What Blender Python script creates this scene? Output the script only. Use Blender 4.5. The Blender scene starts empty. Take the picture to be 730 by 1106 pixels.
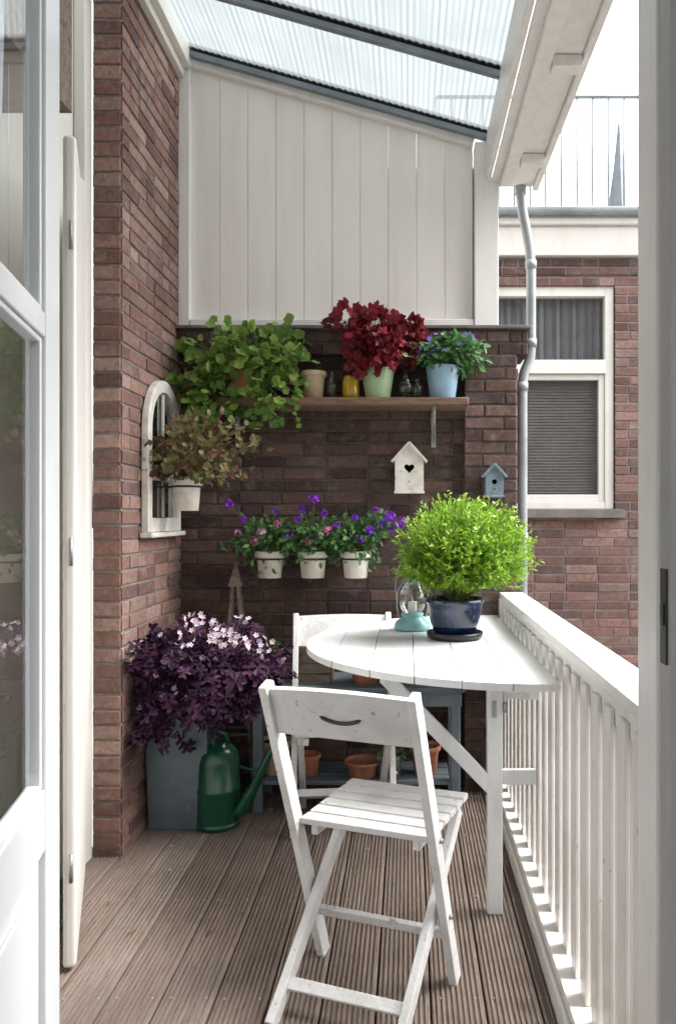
import bpy, bmesh, math, random
from mathutils import Vector, Matrix, noise
from mathutils.geometry import tessellate_polygon
R = random.Random(11)
scene = bpy.context.scene
COL = scene.collection
V = Vector
Z = V((0, 0, 1))

# ------------------------------------------------------------------ mesh builder
class MB:
    def __init__(s):
        s.v = []; s.f = []; s.c = []; s.m = []; s.s = []
    def add(s, vs, fs, col=(1, 1, 1), mi=0, M=None, smooth=False):
        o = len(s.v)
        if M is not None:
            vs = [M @ V(v) for v in vs]
        s.v.extend([tuple(v) for v in vs]); s.c.extend([col] * len(vs))
        for f in fs:
            s.f.append(tuple(o + i for i in f)); s.m.append(mi); s.s.append(smooth)
    def box(s, a, b, col=(1, 1, 1), mi=0, M=None):
        x0, y0, z0 = a; x1, y1, z1 = b
        vs = [(x0, y0, z0), (x1, y0, z0), (x1, y1, z0), (x0, y1, z0), (x0, y0, z1), (x1, y0, z1), (x1, y1, z1), (x0, y1, z1)]
        s.add(vs, [(0, 3, 2, 1), (4, 5, 6, 7), (0, 1, 5, 4), (1, 2, 6, 5), (2, 3, 7, 6), (3, 0, 4, 7)], col, mi, M)
    def quad(s, a, b, c, d, col=(1, 1, 1), M=None):
        s.add([a, b, c, d], [(0, 1, 2, 3)], col, 0, M)
    def bar(s, p0, p1, w, h, side=(1, 0, 0), col=(1, 1, 1), mi=0, M=None):
        p0 = V(p0); p1 = V(p1); d = (p1 - p0).normalized(); sd = V(side)
        sd = (sd - d * sd.dot(d)).normalized(); n = d.cross(sd)
        vs = []
        for p in (p0, p1):
            for a, b in ((-1, -1), (1, -1), (1, 1), (-1, 1)):
                vs.append(p + sd * (a * w / 2) + n * (b * h / 2))
        s.add(vs, [(0, 3, 2, 1), (4, 5, 6, 7), (0, 1, 5, 4), (1, 2, 6, 5), (2, 3, 7, 6), (3, 0, 4, 7)], col, mi, M)
    def tube(s, pts, r, n=8, col=(1, 1, 1), mi=0, M=None, closed=False, caps=True):
        pts = [V(p) for p in pts]; k = len(pts)
        rr = r if isinstance(r, (list, tuple)) else [r] * k
        vs = []; fs = []
        up = None
        for i in range(k):
            if closed:
                d = pts[(i + 1) % k] - pts[i - 1]
            else:
                d = pts[min(i + 1, k - 1)] - pts[max(i - 1, 0)]
            d = d.normalized()
            if up is None:
                up = V((0, 0, 1)) if abs(d.z) < .9 else V((1, 0, 0))
            a = (up - d * up.dot(d))
            if a.length < 1e-4: a = V((1, 0, 0)) - d * d.x
            a.normalize(); up = a; b = d.cross(a)
            for j in range(n):
                t = 2 * math.pi * j / n
                vs.append(pts[i] + a * (math.cos(t) * rr[i]) + b * (math.sin(t) * rr[i]))
        for i in range(k if closed else k - 1):
            for j in range(n):
                i2 = (i + 1) % k
                fs.append((i * n + j, i * n + (j + 1) % n, i2 * n + (j + 1) % n, i2 * n + j))
        if caps and not closed and n > 3:
            fs.append(tuple(range(n))[::-1]); fs.append(tuple(range((k - 1) * n, k * n)))
        s.add(vs, fs, col, mi, M, smooth=n > 4)
    def lathe(s, prof, n=32, col=(1, 1, 1), mi=0, M=None, c=(0, 0, 0), smooth=True):
        vs = []; fs = []
        for r, z in prof:
            for j in range(n):
                t = 2 * math.pi * j / n
                vs.append((c[0] + r * math.cos(t), c[1] + r * math.sin(t), c[2] + z))
        for i in range(len(prof) - 1):
            for j in range(n):
                fs.append((i * n + j, i * n + (j + 1) % n, (i + 1) * n + (j + 1) % n, (i + 1) * n + j))
        s.add(vs, fs, col, mi, M, smooth=smooth)
    def poly(s, outer, holes, t, col=(1, 1, 1), mi=0, M=None):
        loops = [outer] + list(holes)
        flat = [p for l in loops for p in l]; n = len(flat)
        tris = tessellate_polygon([[V((p[0], p[1], 0)) for p in l] for l in loops])
        vs = [(p[0], p[1], 0) for p in flat] + [(p[0], p[1], -t) for p in flat]
        fs = [tuple(x) for x in tris] + [tuple(i + n for i in x[::-1]) for x in tris]
        o = 0
        for l in loops:
            k = len(l)
            for i in range(k):
                a = o + i; b = o + (i + 1) % k
                fs.append((a, b, b + n, a + n))
            o += k
        s.add(vs, fs, col, mi, M)
    def build(s, name, mats, parent=None, bevel=0, recalc=False, loc=None, rot=None, seg=2):
        me = bpy.data.meshes.new(name)
        me.from_pydata(s.v, [], s.f)
        ca = me.color_attributes.new("Col", 'FLOAT_COLOR', 'POINT')
        flat = []
        for c in s.c: flat.extend((c[0], c[1], c[2], 1.0))
        ca.data.foreach_set("color", flat)
        for m in (mats if isinstance(mats, (list, tuple)) else [mats]): me.materials.append(m)
        me.polygons.foreach_set("material_index", s.m)
        me.polygons.foreach_set("use_smooth", s.s)
        if recalc:
            bm = bmesh.new(); bm.from_mesh(me)
            bmesh.ops.recalc_face_normals(bm, faces=bm.faces); bm.to_mesh(me); bm.free()
        me.update()
        ob = bpy.data.objects.new(name, me); COL.objects.link(ob)
        if loc is not None: ob.location = loc
        if rot is not None: ob.rotation_euler = rot
        if parent is not None: ob.parent = parent
        if bevel:
            b = ob.modifiers.new("bevel", 'BEVEL'); b.width = bevel; b.segments = seg; b.limit_method = 'ANGLE'; b.angle_limit = math.radians(35)
        return ob

def empty(name, loc=(0, 0, 0), rotz=0):
    e = bpy.data.objects.new(name, None); e.location = loc; e.rotation_euler = (0, 0, rotz)
    e.empty_display_size = .1
    COL.objects.link(e); return e

# ------------------------------------------------------------------ materials
def newmat(name):
    m = bpy.data.materials.new(name); m.use_nodes = True
    nt = m.node_tree; nt.nodes.clear()
    out = nt.nodes.new('ShaderNodeOutputMaterial')
    return m, nt, out
def noise_tex(nt, src, scale, detail=3, rough=.6):
    n = nt.nodes.new('ShaderNodeTexNoise'); n.inputs['Scale'].default_value = scale
    n.inputs['Detail'].default_value = detail; n.inputs['Roughness'].default_value = rough
    nt.links.new(src, n.inputs['Vector']); return n.outputs['Fac']
def ramp(nt, src, a, b):
    n = nt.nodes.new('ShaderNodeMapRange'); n.inputs['From Min'].default_value = a; n.inputs['From Max'].default_value = b
    n.clamp = True
    nt.links.new(src, n.inputs['Value']); return n.outputs['Result']
def mixc(nt, fac, a, b, blend='MIX'):
    n = nt.nodes.new('ShaderNodeMix'); n.data_type = 'RGBA'; n.blend_type = blend
    for s, i in ((fac, 0), (a, 6), (b, 7)):
        if isinstance(s, (int, float)): n.inputs[i].default_value = s
        elif isinstance(s, (tuple, list)): n.inputs[i].default_value = (*s[:3], 1)
        else: nt.links.new(s, n.inputs[i])
    return n.outputs[2]
def mat(name, base, col2=None, scale=8, thr=(.4, .7), rough=.6, bump=.1, bscale=60, stretch=(1, 1, 1), attr=False,
        chip=None, cscale=30, cthr=(.62, .66), metallic=0, spec=.5, col3=None, s3=1.5, coat=0, bdist=.01, amt2=1.0):
    m, nt, out = newmat(name); L = nt.links
    tc = nt.nodes.new('ShaderNodeTexCoord'); mp = nt.nodes.new('ShaderNodeMapping'); mp.inputs['Scale'].default_value = stretch
    L.new(tc.outputs['Object'], mp.inputs['Vector']); src = mp.outputs['Vector']
    c = base
    if attr:
        a = nt.nodes.new('ShaderNodeAttribute'); a.attribute_name = "Col"
        c = mixc(nt, 1.0, a.outputs['Color'], base, 'MULTIPLY')
    if col2 is not None:
        f = ramp(nt, noise_tex(nt, src, scale), *thr)
        if amt2 != 1:
            mm = nt.nodes.new('ShaderNodeMath'); mm.operation = 'MULTIPLY'; mm.inputs[1].default_value = amt2; L.new(f, mm.inputs[0]); f = mm.outputs[0]
        c = mixc(nt, f, c, col2)
    if col3 is not None:
        f = ramp(nt, noise_tex(nt, tc.outputs['Object'], s3, 3), .35, .75)
        c = mixc(nt, f, c, mixc(nt, 1.0, c, col3, 'MULTIPLY'))
    if chip is not None:
        f = ramp(nt, noise_tex(nt, src, cscale, 5, .7), *cthr); c = mixc(nt, f, c, chip)
    p = nt.nodes.new('ShaderNodeBsdfPrincipled')
    if isinstance(c, (tuple, list)): p.inputs['Base Color'].default_value = (*c[:3], 1)
    else: L.new(c, p.inputs['Base Color'])
    p.inputs['Roughness'].default_value = rough; p.inputs['Metallic'].default_value = metallic
    p.inputs['Specular IOR Level'].default_value = spec
    p.inputs['Coat Weight'].default_value = coat
    if bump:
        b = nt.nodes.new('ShaderNodeBump'); b.inputs['Strength'].default_value = bump; b.inputs['Distance'].default_value = bdist
        L.new(noise_tex(nt, src, bscale, 2, .65), b.inputs['Height']); L.new(b.outputs['Normal'], p.inputs['Normal'])
    L.new(p.outputs[0], out.inputs[0])
    return m
def leafmat(name, tint=(1, 1, 1), rough=.5, trans=.35, spec=.3):
    m, nt, out = newmat(name); L = nt.links
    a = nt.nodes.new('ShaderNodeAttribute'); a.attribute_name = "Col"
    c = a.outputs['Color']
    p = nt.nodes.new('ShaderNodeBsdfPrincipled'); p.inputs['Roughness'].default_value = rough; p.inputs['Specular IOR Level'].default_value = spec
    L.new(c, p.inputs['Base Color'])
    t = nt.nodes.new('ShaderNodeBsdfTranslucent'); L.new(c, t.inputs['Color'])
    mx = nt.nodes.new('ShaderNodeMixShader'); mx.inputs[0].default_value = trans
    L.new(p.outputs[0], mx.inputs[1]); L.new(t.outputs[0], mx.inputs[2]); L.new(mx.outputs[0], out.inputs[0])
    return m
def glassmat(name, tint=(.95, .97, .97), base_refl=.05, rough=.01, k=.75, pw=3.5):
    m, nt, out = newmat(name); L = nt.links
    t = nt.nodes.new('ShaderNodeBsdfTransparent'); t.inputs[0].default_value = (*tint, 1)
    g = nt.nodes.new('ShaderNodeBsdfGlossy'); g.inputs['Roughness'].default_value = rough; g.inputs[0].default_value = (1, 1, 1, 1)
    fr = nt.nodes.new('ShaderNodeLayerWeight'); fr.inputs[0].default_value = .5
    pwn = nt.nodes.new('ShaderNodeMath'); pwn.operation = 'POWER'; pwn.inputs[1].default_value = pw; L.new(fr.outputs['Facing'], pwn.inputs[0])
    ad = nt.nodes.new('ShaderNodeMath'); ad.operation = 'MULTIPLY_ADD'; ad.use_clamp = True; ad.inputs[1].default_value = k; ad.inputs[2].default_value = base_refl
    L.new(pwn.outputs[0], ad.inputs[0])
    mx = nt.nodes.new('ShaderNodeMixShader'); L.new(ad.outputs[0], mx.inputs[0]); L.new(t.outputs[0], mx.inputs[1]); L.new(g.outputs[0], mx.inputs[2])
    L.new(mx.outputs[0], out.inputs[0]); return m
def brickmat(name, stain=(.75, .72, .7), white=.0, bump=.5):
    m, nt, out = newmat(name); L = nt.links
    tc = nt.nodes.new('ShaderNodeTexCoord'); o = tc.outputs['Object']
    a = nt.nodes.new('ShaderNodeAttribute'); a.attribute_name = "Col"
    c = a.outputs['Color']
    c = mixc(nt, ramp(nt, noise_tex(nt, o, 45, 3), .35, .7), c, mixc(nt, 1.0, c, (.64, .62, .62), 'MULTIPLY'))
    c = mixc(nt, ramp(nt, noise_tex(nt, o, 2.2, 3), .4, .75), c, mixc(nt, 1.0, c, stain, 'MULTIPLY'))
    if white:
        f = ramp(nt, noise_tex(nt, o, 6, 6, .78), .53, .70)
        mm = nt.nodes.new('ShaderNodeMath'); mm.operation = 'MULTIPLY'; mm.inputs[1].default_value = white; L.new(f, mm.inputs[0])
        c = mixc(nt, mm.outputs[0], c, (.40, .35, .32))
    c = mixc(nt, ramp(nt, noise_tex(nt, o, 120, 2), .64, .72), c, (.05, .035, .03))
    p = nt.nodes.new('ShaderNodeBsdfPrincipled'); p.inputs['Roughness'].default_value = .9; p.inputs['Specular IOR Level'].default_value = .2
    L.new(c, p.inputs['Base Color'])
    b = nt.nodes.new('ShaderNodeBump'); b.inputs['Strength'].default_value = bump; b.inputs['Distance'].default_value = .006
    L.new(noise_tex(nt, o, 90, 3, .7), b.inputs['Height']); L.new(b.outputs[0], p.inputs['Normal'])
    L.new(p.outputs[0], out.inputs[0]); return m

M_brick_l = brickmat("brick_light", white=.45)
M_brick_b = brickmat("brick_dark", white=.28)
M_brick_n = brickmat("brick_neighbour", white=.30, bump=.3)
M_mort_l = mat("mortar_light", (.24, .205, .185), (.14, .115, .105), 12, bump=.6, bscale=150, rough=.95)
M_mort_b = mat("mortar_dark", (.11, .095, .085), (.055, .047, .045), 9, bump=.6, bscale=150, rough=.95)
M_mort_n = mat("mortar_neighbour", (.27, .24, .22), (.18, .155, .145), 5, bump=.4, bscale=150, rough=.95)
M_white = mat("white_paint", (.80, .785, .76), (.70, .67, .63), 3, (.45, .85), rough=.42, bump=.1, bscale=25, stretch=(6, 6, 1), chip=(.42, .38, .33), cscale=14, cthr=(.70, .735))
M_panel = mat("panel_white_paint", (.84, .815, .775), (.74, .70, .64), 2.2, (.45, .9), rough=.5, bump=.1, bscale=18, stretch=(5, 5, .6), attr=True, chip=(.62, .57, .51), cscale=12, cthr=(.70, .75))
M_cream = mat("cream_paint", (.70, .675, .63), (.60, .565, .52), 3, (.5, .85), rough=.4, bump=.06, bscale=20, stretch=(4, 4, 1))
M_doorw = mat("door_white_paint", (.60, .615, .63), (.53, .545, .56), 3, (.5, .85), rough=.3, bump=.04, bscale=20)
M_rail = mat("rail_white_paint", (.75, .73, .70), (.58, .545, .49), 4, (.48, .85), rough=.38, bump=.12, bscale=25, stretch=(3, 1, 1), chip=(.38, .33, .26), cscale=22, cthr=(.65, .70))
M_chair = mat("chair_weathered_paint", (.66, .66, .65), (.50, .49, .465), 7, (.45, .8), rough=.5, bump=.3, bscale=50, stretch=(1, 1, 1), chip=(.30, .265, .23), cscale=38, cthr=(.62, .70), attr=True)
M_table = mat("table_white_paint", (.70, .715, .715), (.58, .59, .585), 5, (.45, .85), rough=.33, bump=.1, bscale=25, stretch=(3, .8, 1), chip=(.42, .39, .35), cscale=25, cthr=(.67, .73))
M_deck = mat("deck_wood", (1, 1, 1), (.175, .13, .105), 5, (.35, .75), rough=.75, bump=.4, bscale=45, stretch=(9, .7, 5), attr=True, col3=(.66, .62, .60), s3=2.0, chip=(.08, .06, .048), cscale=18, cthr=(.58, .70), amt2=.75)
M_shelf = mat("old_shelf_wood", (.20, .12, .08), (.09, .055, .04), 12, rough=.8, bump=.5, bscale=40, stretch=(1, 8, 8))
M_dkwood = mat("old_wood", (.22, .17, .13), (.10, .07, .055), 9, rough=.85, bump=.5, bscale=40, stretch=(1, 6, 6))
M_bench = mat("bench_bluegrey_paint", (.14, .175, .20), (.085, .10, .115), 6, rough=.6, bump=.3, bscale=40, chip=(.2, .16, .12), cscale=25)
M_zinc = mat("zinc_planter", (.12, .16, .185), (.075, .095, .11), 5, (.35, .7), rough=.5, bump=.15, bscale=30, metallic=.3, chip=(.2, .21, .2), cscale=10, cthr=(.6, .75))
M_lead = mat("lead_flashing", (.12, .115, .115), (.2, .19, .19), 10, rough=.6, bump=.3, bscale=30)
M_alu = mat("glazing_bar_metal", (.16, .19, .215), (.24, .27, .29), 6, rough=.45, bump=.05, metallic=.2)
M_pipe = mat("grey_pipe", (.32, .345, .36), (.2, .22, .23), 5, rough=.4, bump=.05, chip=(.45, .45, .44), cscale=12, cthr=(.62, .75))
M_leafedge = mat("grey_door_edge", (.46, .47, .465), (.38, .39, .385), 4, rough=.45, bump=.05)
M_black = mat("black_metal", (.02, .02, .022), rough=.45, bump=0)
M_steel = mat("steel", (.4, .4, .4), (.25, .22, .2), 20, rough=.4, metallic=.7, bump=.1)
M_can = mat("green_plastic", (.006, .060, .034), (.004, .042, .026), 9, rough=.32, bump=.04)
M_potw = mat("cream_glazed_pot", (.66, .62, .54), (.52, .46, .37), 26, (.45, .8), rough=.4, bump=.05)
M_terra = mat("terracotta", (.42, .16, .085), (.30, .13, .08), 18, rough=.85, bump=.2, chip=(.5, .4, .33), cscale=22, cthr=(.62, .75))
M_sand = mat("sandy_pot", (.50, .38, .26), (.42, .30, .2), 14, rough=.75, bump=.1)
M_potg = mat("pale_green_pot", (.36, .50, .29), (.31, .45, .26), 10, rough=.35, bump=.03)
M_potb = mat("pale_blue_pot", (.27, .42, .56), (.23, .37, .50), 10, rough=.3, bump=.03)
M_cobalt = mat("blue_glaze_pot", (.006, .018, .06), (.003, .007, .022), 12, rough=.1, bump=.06, bscale=14, coat=.6)
M_saucer = mat("dark_saucer", (.012, .013, .016), rough=.35, bump=.03)
M_soil = mat("soil", (.035, .024, .016), (.06, .045, .03), 60, rough=1, bump=1, bscale=120)
M_yellow = mat("yellow_glass_jar", (.42, .28, .008), (.28, .18, .006), 10, rough=.12, bump=0, coat=.5)
M_teal = mat("lantern_teal_paint", (.22, .44, .46), (.17, .34, .36), 10, rough=.35, bump=.05)
M_bhblue = mat("birdhouse_blue", (.20, .27, .33), (.13, .17, .21), 14, rough=.7, bump=.3, chip=(.3, .25, .2), cscale=40)
M_bhwhite = mat("birdhouse_white", (.72, .70, .65), (.50, .47, .41), 9, rough=.6, bump=.2, chip=(.3, .25, .2), cscale=35, cthr=(.62, .67))
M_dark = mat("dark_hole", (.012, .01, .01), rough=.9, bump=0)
M_mirror = mat("mirror_glass", (.55, .56, .55), (.3, .28, .26), 8, (.5, .8), rough=.06, metallic=1, bump=.0)
M_curtain = mat("curtain_cloth", (.58, .63, .68), (.50, .54, .59), 4, rough=.9, bump=0)
M_blind = mat("blind_slats", (.20, .185, .172), (.165, .15, .142), 4, rough=.7, bump=.0)
M_greycurt = mat("grey_curtain", (.22, .23, .235), (.17, .175, .18), 6, rough=.9, bump=0)
M_ground = mat("courtyard_paving", (.2, .19, .18), (.12, .12, .11), 2, rough=.95, bump=.5, bscale=10)
M_slate = mat("spire_slate", (.20, .23, .26), (.15, .17, .2), .8, rough=.6, bump=.1, bscale=2)
M_stone = mat("tower_stone", (.3, .25, .2), (.22, .18, .15), .6, rough=.9, bump=.2, bscale=2)
M_sill = mat("window_sill_stone", (.17, .15, .135), (.11, .1, .09), 9, rough=.8, bump=.2)
M_room = mat("plaster_wall", (.45, .43, .40), (.4, .38, .36), 2, rough=.9, bump=0)
M_roomfloor = mat("room_floor", (.25, .17, .11), (.18, .12, .08), 4, rough=.6, bump=.1, stretch=(8, 1, 1))
M_glass = glassmat("window_glass", base_refl=.04, k=.75, pw=3.0)
M_glassn = glassmat("neighbour_window_glass", (.8, .83, .85), .10)
M_bottle = glassmat("bottle_glass", (.80, .90, .87), .05, k=.5, pw=2.5)
M_globe = glassmat("clear_glass", (.90, .95, .94), .06, k=.6, pw=2.5)
M_leaf = leafmat("foliage")
M_leafpur = leafmat("foliage_purple", rough=.55, trans=.15, spec=.18)
M_petal = leafmat("petals", rough=.6, trans=.3)
M_stem = mat("stems", (1, 1, 1), rough=.6, bump=0, attr=True)

def roofmat():
    m, nt, out = newmat("ribbed_roof_glazing"); L = nt.links
    tc = nt.nodes.new('ShaderNodeTexCoord')
    f = ramp(nt, noise_tex(nt, tc.outputs['Object'], 3, 2), .35, .7)
    w = nt.nodes.new('ShaderNodeTexWave'); w.wave_type = 'BANDS'; w.bands_direction = 'X'; w.inputs['Scale'].default_value = 13; w.inputs['Distortion'].default_value = 0; w.inputs['Detail'].default_value = 0
    L.new(tc.outputs['Object'], w.inputs['Vector'])
    c = mixc(nt, ramp(nt, w.outputs['Fac'], .0, .6), (.11, .13, .135), mixc(nt, f, (.25, .268, .27), (.175, .192, .195)))
    t = nt.nodes.new('ShaderNodeBsdfTransparent'); L.new(c, t.inputs[0])
    d = nt.nodes.new('ShaderNodeBsdfTranslucent'); d.inputs[0].default_value = (.42, .45, .455, 1)
    mx = nt.nodes.new('ShaderNodeMixShader'); mx.inputs[0].default_value = .2
    L.new(t.outputs[0], mx.inputs[1]); L.new(d.outputs[0], mx.inputs[2])
    L.new(mx.outputs[0], out.inputs[0]); return m
M_roof = roofmat()

# ------------------------------------------------------------------ brick walls
PAL_L = [(.285, .168, .135), (.245, .142, .118), (.335, .212, .172), (.205, .122, .105), (.305, .198, .165), (.265, .155, .127), (.17, .105, .097), (.37, .25, .21), (.28, .19, .165)]
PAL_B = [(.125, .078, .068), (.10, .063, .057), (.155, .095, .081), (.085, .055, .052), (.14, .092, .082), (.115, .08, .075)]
PAL_N = [(.24, .14, .118), (.20, .117, .10), (.285, .175, .148), (.165, .105, .096), (.24, .152, .135), (.27, .185, .165)]
def brick_wall(name, O, U, Nn, W, z0, z1, openings=(), pal=PAL_L, bm_=None, mm_=None, parent=None, course=.058, L=.205, thick=.1, proud=.006, seed=1, joint=.009):
    r = random.Random(seed); O = V(O); U = V(U); Nn = V(Nn)
    mb = MB(); mo = MB()
    Mx = Matrix.Identity(4)
    Mx.col[0][:3] = U; Mx.col[1][:3] = Z; Mx.col[2][:3] = Nn; Mx.translation = O
    mo.poly([(0, z0), (W, z0), (W, z1), (0, z1)], [[(a, c), (b, c), (b, d), (a, d)] for a, b, c, d in openings], thick, M=Mx)
    n = int((z1 - z0) / course)
    course = (z1 - z0) / n
    for i in range(n):
        za = z0 + i * course; zb = za + course - joint; zm = (za + zb) / 2
        segs = [(0, W)]
        for a, b, c, d in openings:
            if c < zm < d:
                ns = []
                for s0, s1 in segs:
                    if b <= s0 or a >= s1: ns.append((s0, s1)); continue
                    if a > s0: ns.append((s0, a))
                    if b < s1: ns.append((b, s1))
                segs = ns
        u = -L * ((i % 2) * .5) - r.uniform(0, .02)
        while u < W:
            l = L if r.random() > .22 else L * .5
            for s0, s1 in segs:
                a = max(u, s0); b = min(u + l - joint, s1)
                if W - b < .035: b = s1
                if b - a < .02: continue
                c = r.choice(pal); k = r.uniform(.80, 1.2); c = tuple(x * k for x in c)
                pr = proud + r.uniform(-.0025, .0025); e = .0035
                t1 = r.uniform(-.0018, .0018); t2 = r.uniform(-.0018, .0018)
                def q(uu, zz, dd): return O + U * uu + Z * zz + Nn * dd
                vs = [q(a, za + t1, -.02), q(b, za + t2, -.02), q(b, zb + t2, -.02), q(a, zb + t1, -.02),
                      q(a, za + t1, pr - e), q(b, za + t2, pr - e), q(b, zb + t2, pr - e), q(a, zb + t1, pr - e),
                      q(a + e, za + e + t1, pr), q(b - e, za + e + t2, pr), q(b - e, zb - e + t2, pr), q(a + e, zb - e + t1, pr)]
                mb.add(vs, [(8, 9, 10, 11), (0, 1, 5, 4), (1, 2, 6, 5), (2, 3, 7, 6), (3, 0, 4, 7), (4, 5, 9, 8), (5, 6, 10, 9), (6, 7, 11, 10), (7, 4, 8, 11)], c)
            u += l
    e = parent or empty(name)
    mb.build("bricks", bm_ or M_brick_l, e)
    mo.build("mortar", mm_ or M_mort_l, e)
    return e

e = brick_wall("brick_pillar_wall", (-1.10, 3.058, 0), (0, 1, 0), (1, 0, 0), .792, -.02, 3.44, seed=3)
brick_wall("x", (-1.2, 3.046, 0), (1, 0, 0), (0, -1, 0), .1055, -.02, 3.44, parent=e, seed=4, thick=.011, L=.30)
mb = MB(); mb.box((-1.2, 3.0575, -.02), (-1.2005 + .09, 3.85, 3.439)); mb.build("core", M_mort_l, e)
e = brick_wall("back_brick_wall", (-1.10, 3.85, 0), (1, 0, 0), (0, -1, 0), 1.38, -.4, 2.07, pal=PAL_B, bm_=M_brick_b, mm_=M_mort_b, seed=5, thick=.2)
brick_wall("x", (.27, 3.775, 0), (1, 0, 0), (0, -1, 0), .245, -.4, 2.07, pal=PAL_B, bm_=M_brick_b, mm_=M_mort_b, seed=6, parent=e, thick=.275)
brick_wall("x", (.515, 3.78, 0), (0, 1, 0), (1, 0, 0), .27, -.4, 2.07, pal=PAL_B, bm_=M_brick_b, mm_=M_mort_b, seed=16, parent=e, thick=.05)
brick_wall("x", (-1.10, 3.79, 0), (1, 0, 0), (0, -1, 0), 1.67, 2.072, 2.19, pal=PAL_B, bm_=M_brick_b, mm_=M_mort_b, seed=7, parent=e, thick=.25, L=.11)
mb = MB(); mb.box((-1.10, 3.765, 2.191), (.585, 4.06, 2.207)); mb.build("lead_cap", M_lead, e, bevel=.003)

# weatherboard panel
RT = lambda x: 3.53 - .282 * (x + 1.05)
e = empty("white_board_panel")
mb = MB(); x = -1.045; i = 0
while x < .31:
    x1 = min(x + .136, .322); k = R.uniform(.97, 1.0); dy = R.uniform(0, .001)
    y0 = 3.852 + dy; za = 2.24
    vs = [(x + .0006, y0, za), (x1 - .0006, y0, za), (x1 - .0006, y0, RT(x1) - .03), (x + .0006, y0, RT(x) - .03)]
    vs += [(a, 3.88, c) for a, b, c in vs]
    mb.add(vs, [(0, 1, 2, 3), (7, 6, 5, 4), (0, 4, 5, 1), (1, 5, 6, 2), (2, 6, 7, 3), (3, 7, 4, 0)], (k, k, k * .995))
    x = x1
mb.build("boards", M_panel, e, bevel=.003)
mb = MB(); mb.box((-1.1, 3.885, 2.2), (.43, 3.98, 3.0)); mb.build("backing", M_panel, e)
mb = MB()
mb.box((-1.098, 3.815, 2.208), (-1.043, 3.88, 3.47)); mb.box((.32, 3.80, 2.209), (.434, 3.93, 3.09))
mb.box((-1.04, 3.81, 2.2085), (.318, 3.87, 2.246))
mb.bar((-1.045, 3.845, RT(-1.045) - .045), (.318, 3.845, RT(.318) - .045), .05, .034, side=(0, 1, 0))
mb.build("frame", M_white, e, bevel=.004)

# ------------------------------------------------------------------ roof
e = empty("glazed_lean_to_roof")
mb = MB(); nx = 260; ys = [1.46, 3.90]; vs = []; fs = []
for i in range(nx + 1):
    x = -1.09 + i / nx * 1.50
    zz = 3.535 - .282 * (x + 1.05) + .0022 * math.sin(x * 2 * math.pi / .03)
    for y in ys: vs.append((x, y, zz))
for i in range(nx): fs.append((2 * i, 2 * i + 1, 2 * i + 3, 2 * i + 2))
mb.add(vs, fs, smooth=True); mb.build("ribbed_glazing", M_roof, e)
mb = MB()
for y in (3.80, 3.26, 2.73, 2.2, 1.67):
    w = .03
    mb.bar((-1.07, y, 3.509 - .282 * (-.02)), (.40, y, 3.509 - .282 * 1.45), w, .026, side=(0, 1, 0))
    mb.bar((-1.07, y, 3.547 - .282 * (-.02)), (.42, y, 3.547 - .282 * 1.47), w + .02, .012, side=(0, 1, 0))
mb.build("glazing_bars", M_alu, e, bevel=.003)
mb = MB(); mb.box((-1.098, 1.46, 3.445), (-1.035, 3.81, 3.535)); mb.box((-1.098, 1.46, 3.40), (-1.065, 3.81, 3.443)); mb.build("wall_plate", M_cream, e, bevel=.004)
e = empty("wooden_box_gutter")
mb = MB()
mb.box((.375, 1.46, 2.915), (.40, 3.86, 3.115))
mb.box((.401, 1.46, 2.90), (.605, 3.87, 2.922))
mb.box((.606, 1.46, 2.88), (.632, 3.87, 3.03))
mb.box((.44, 1.46, 2.872), (.50, 3.80, 2.8985))
mb.box((.633, 1.46, 2.985), (.655, 3.87, 3.045))
mb.box((.401, 3.845, 2.923), (.605, 3.865, 3.03))
for y in (2.0, 2.75, 3.5): mb.box((.501, y, 2.855), (.604, y + .06, 2.8985))
mb.build("gutter_boards", M_white, e, bevel=.005)

e = empty("rain_downpipe")
mb = MB()
pts = [(.545, 3.86, 2.93), (.547, 3.86, 2.85), (.556, 3.86, 2.78), (.59, 3.86, 2.60), (.598, 3.86, 2.5), (.598, 3.86, 2.12), (.594, 3.86, 2.07), (.565, 3.86, 2.0), (.556, 3.86, 1.95), (.556, 3.86, -3)]
mb.tube(pts, .0235, 16)
for z, x in ((2.88, .546), (2.52, .597), (2.14, .598), (1.93, .556), (1.2, .556)):
    mb.tube([(x, 3.86, z - .02), (x, 3.86, z + .02)], .0275, 16)
mb.build("pipe", M_pipe, e)
mb = MB(); mb.box((.55, 3.87, 1.14), (.562, 4.0, 1.16)); mb.build("clip", M_steel, e)

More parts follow.
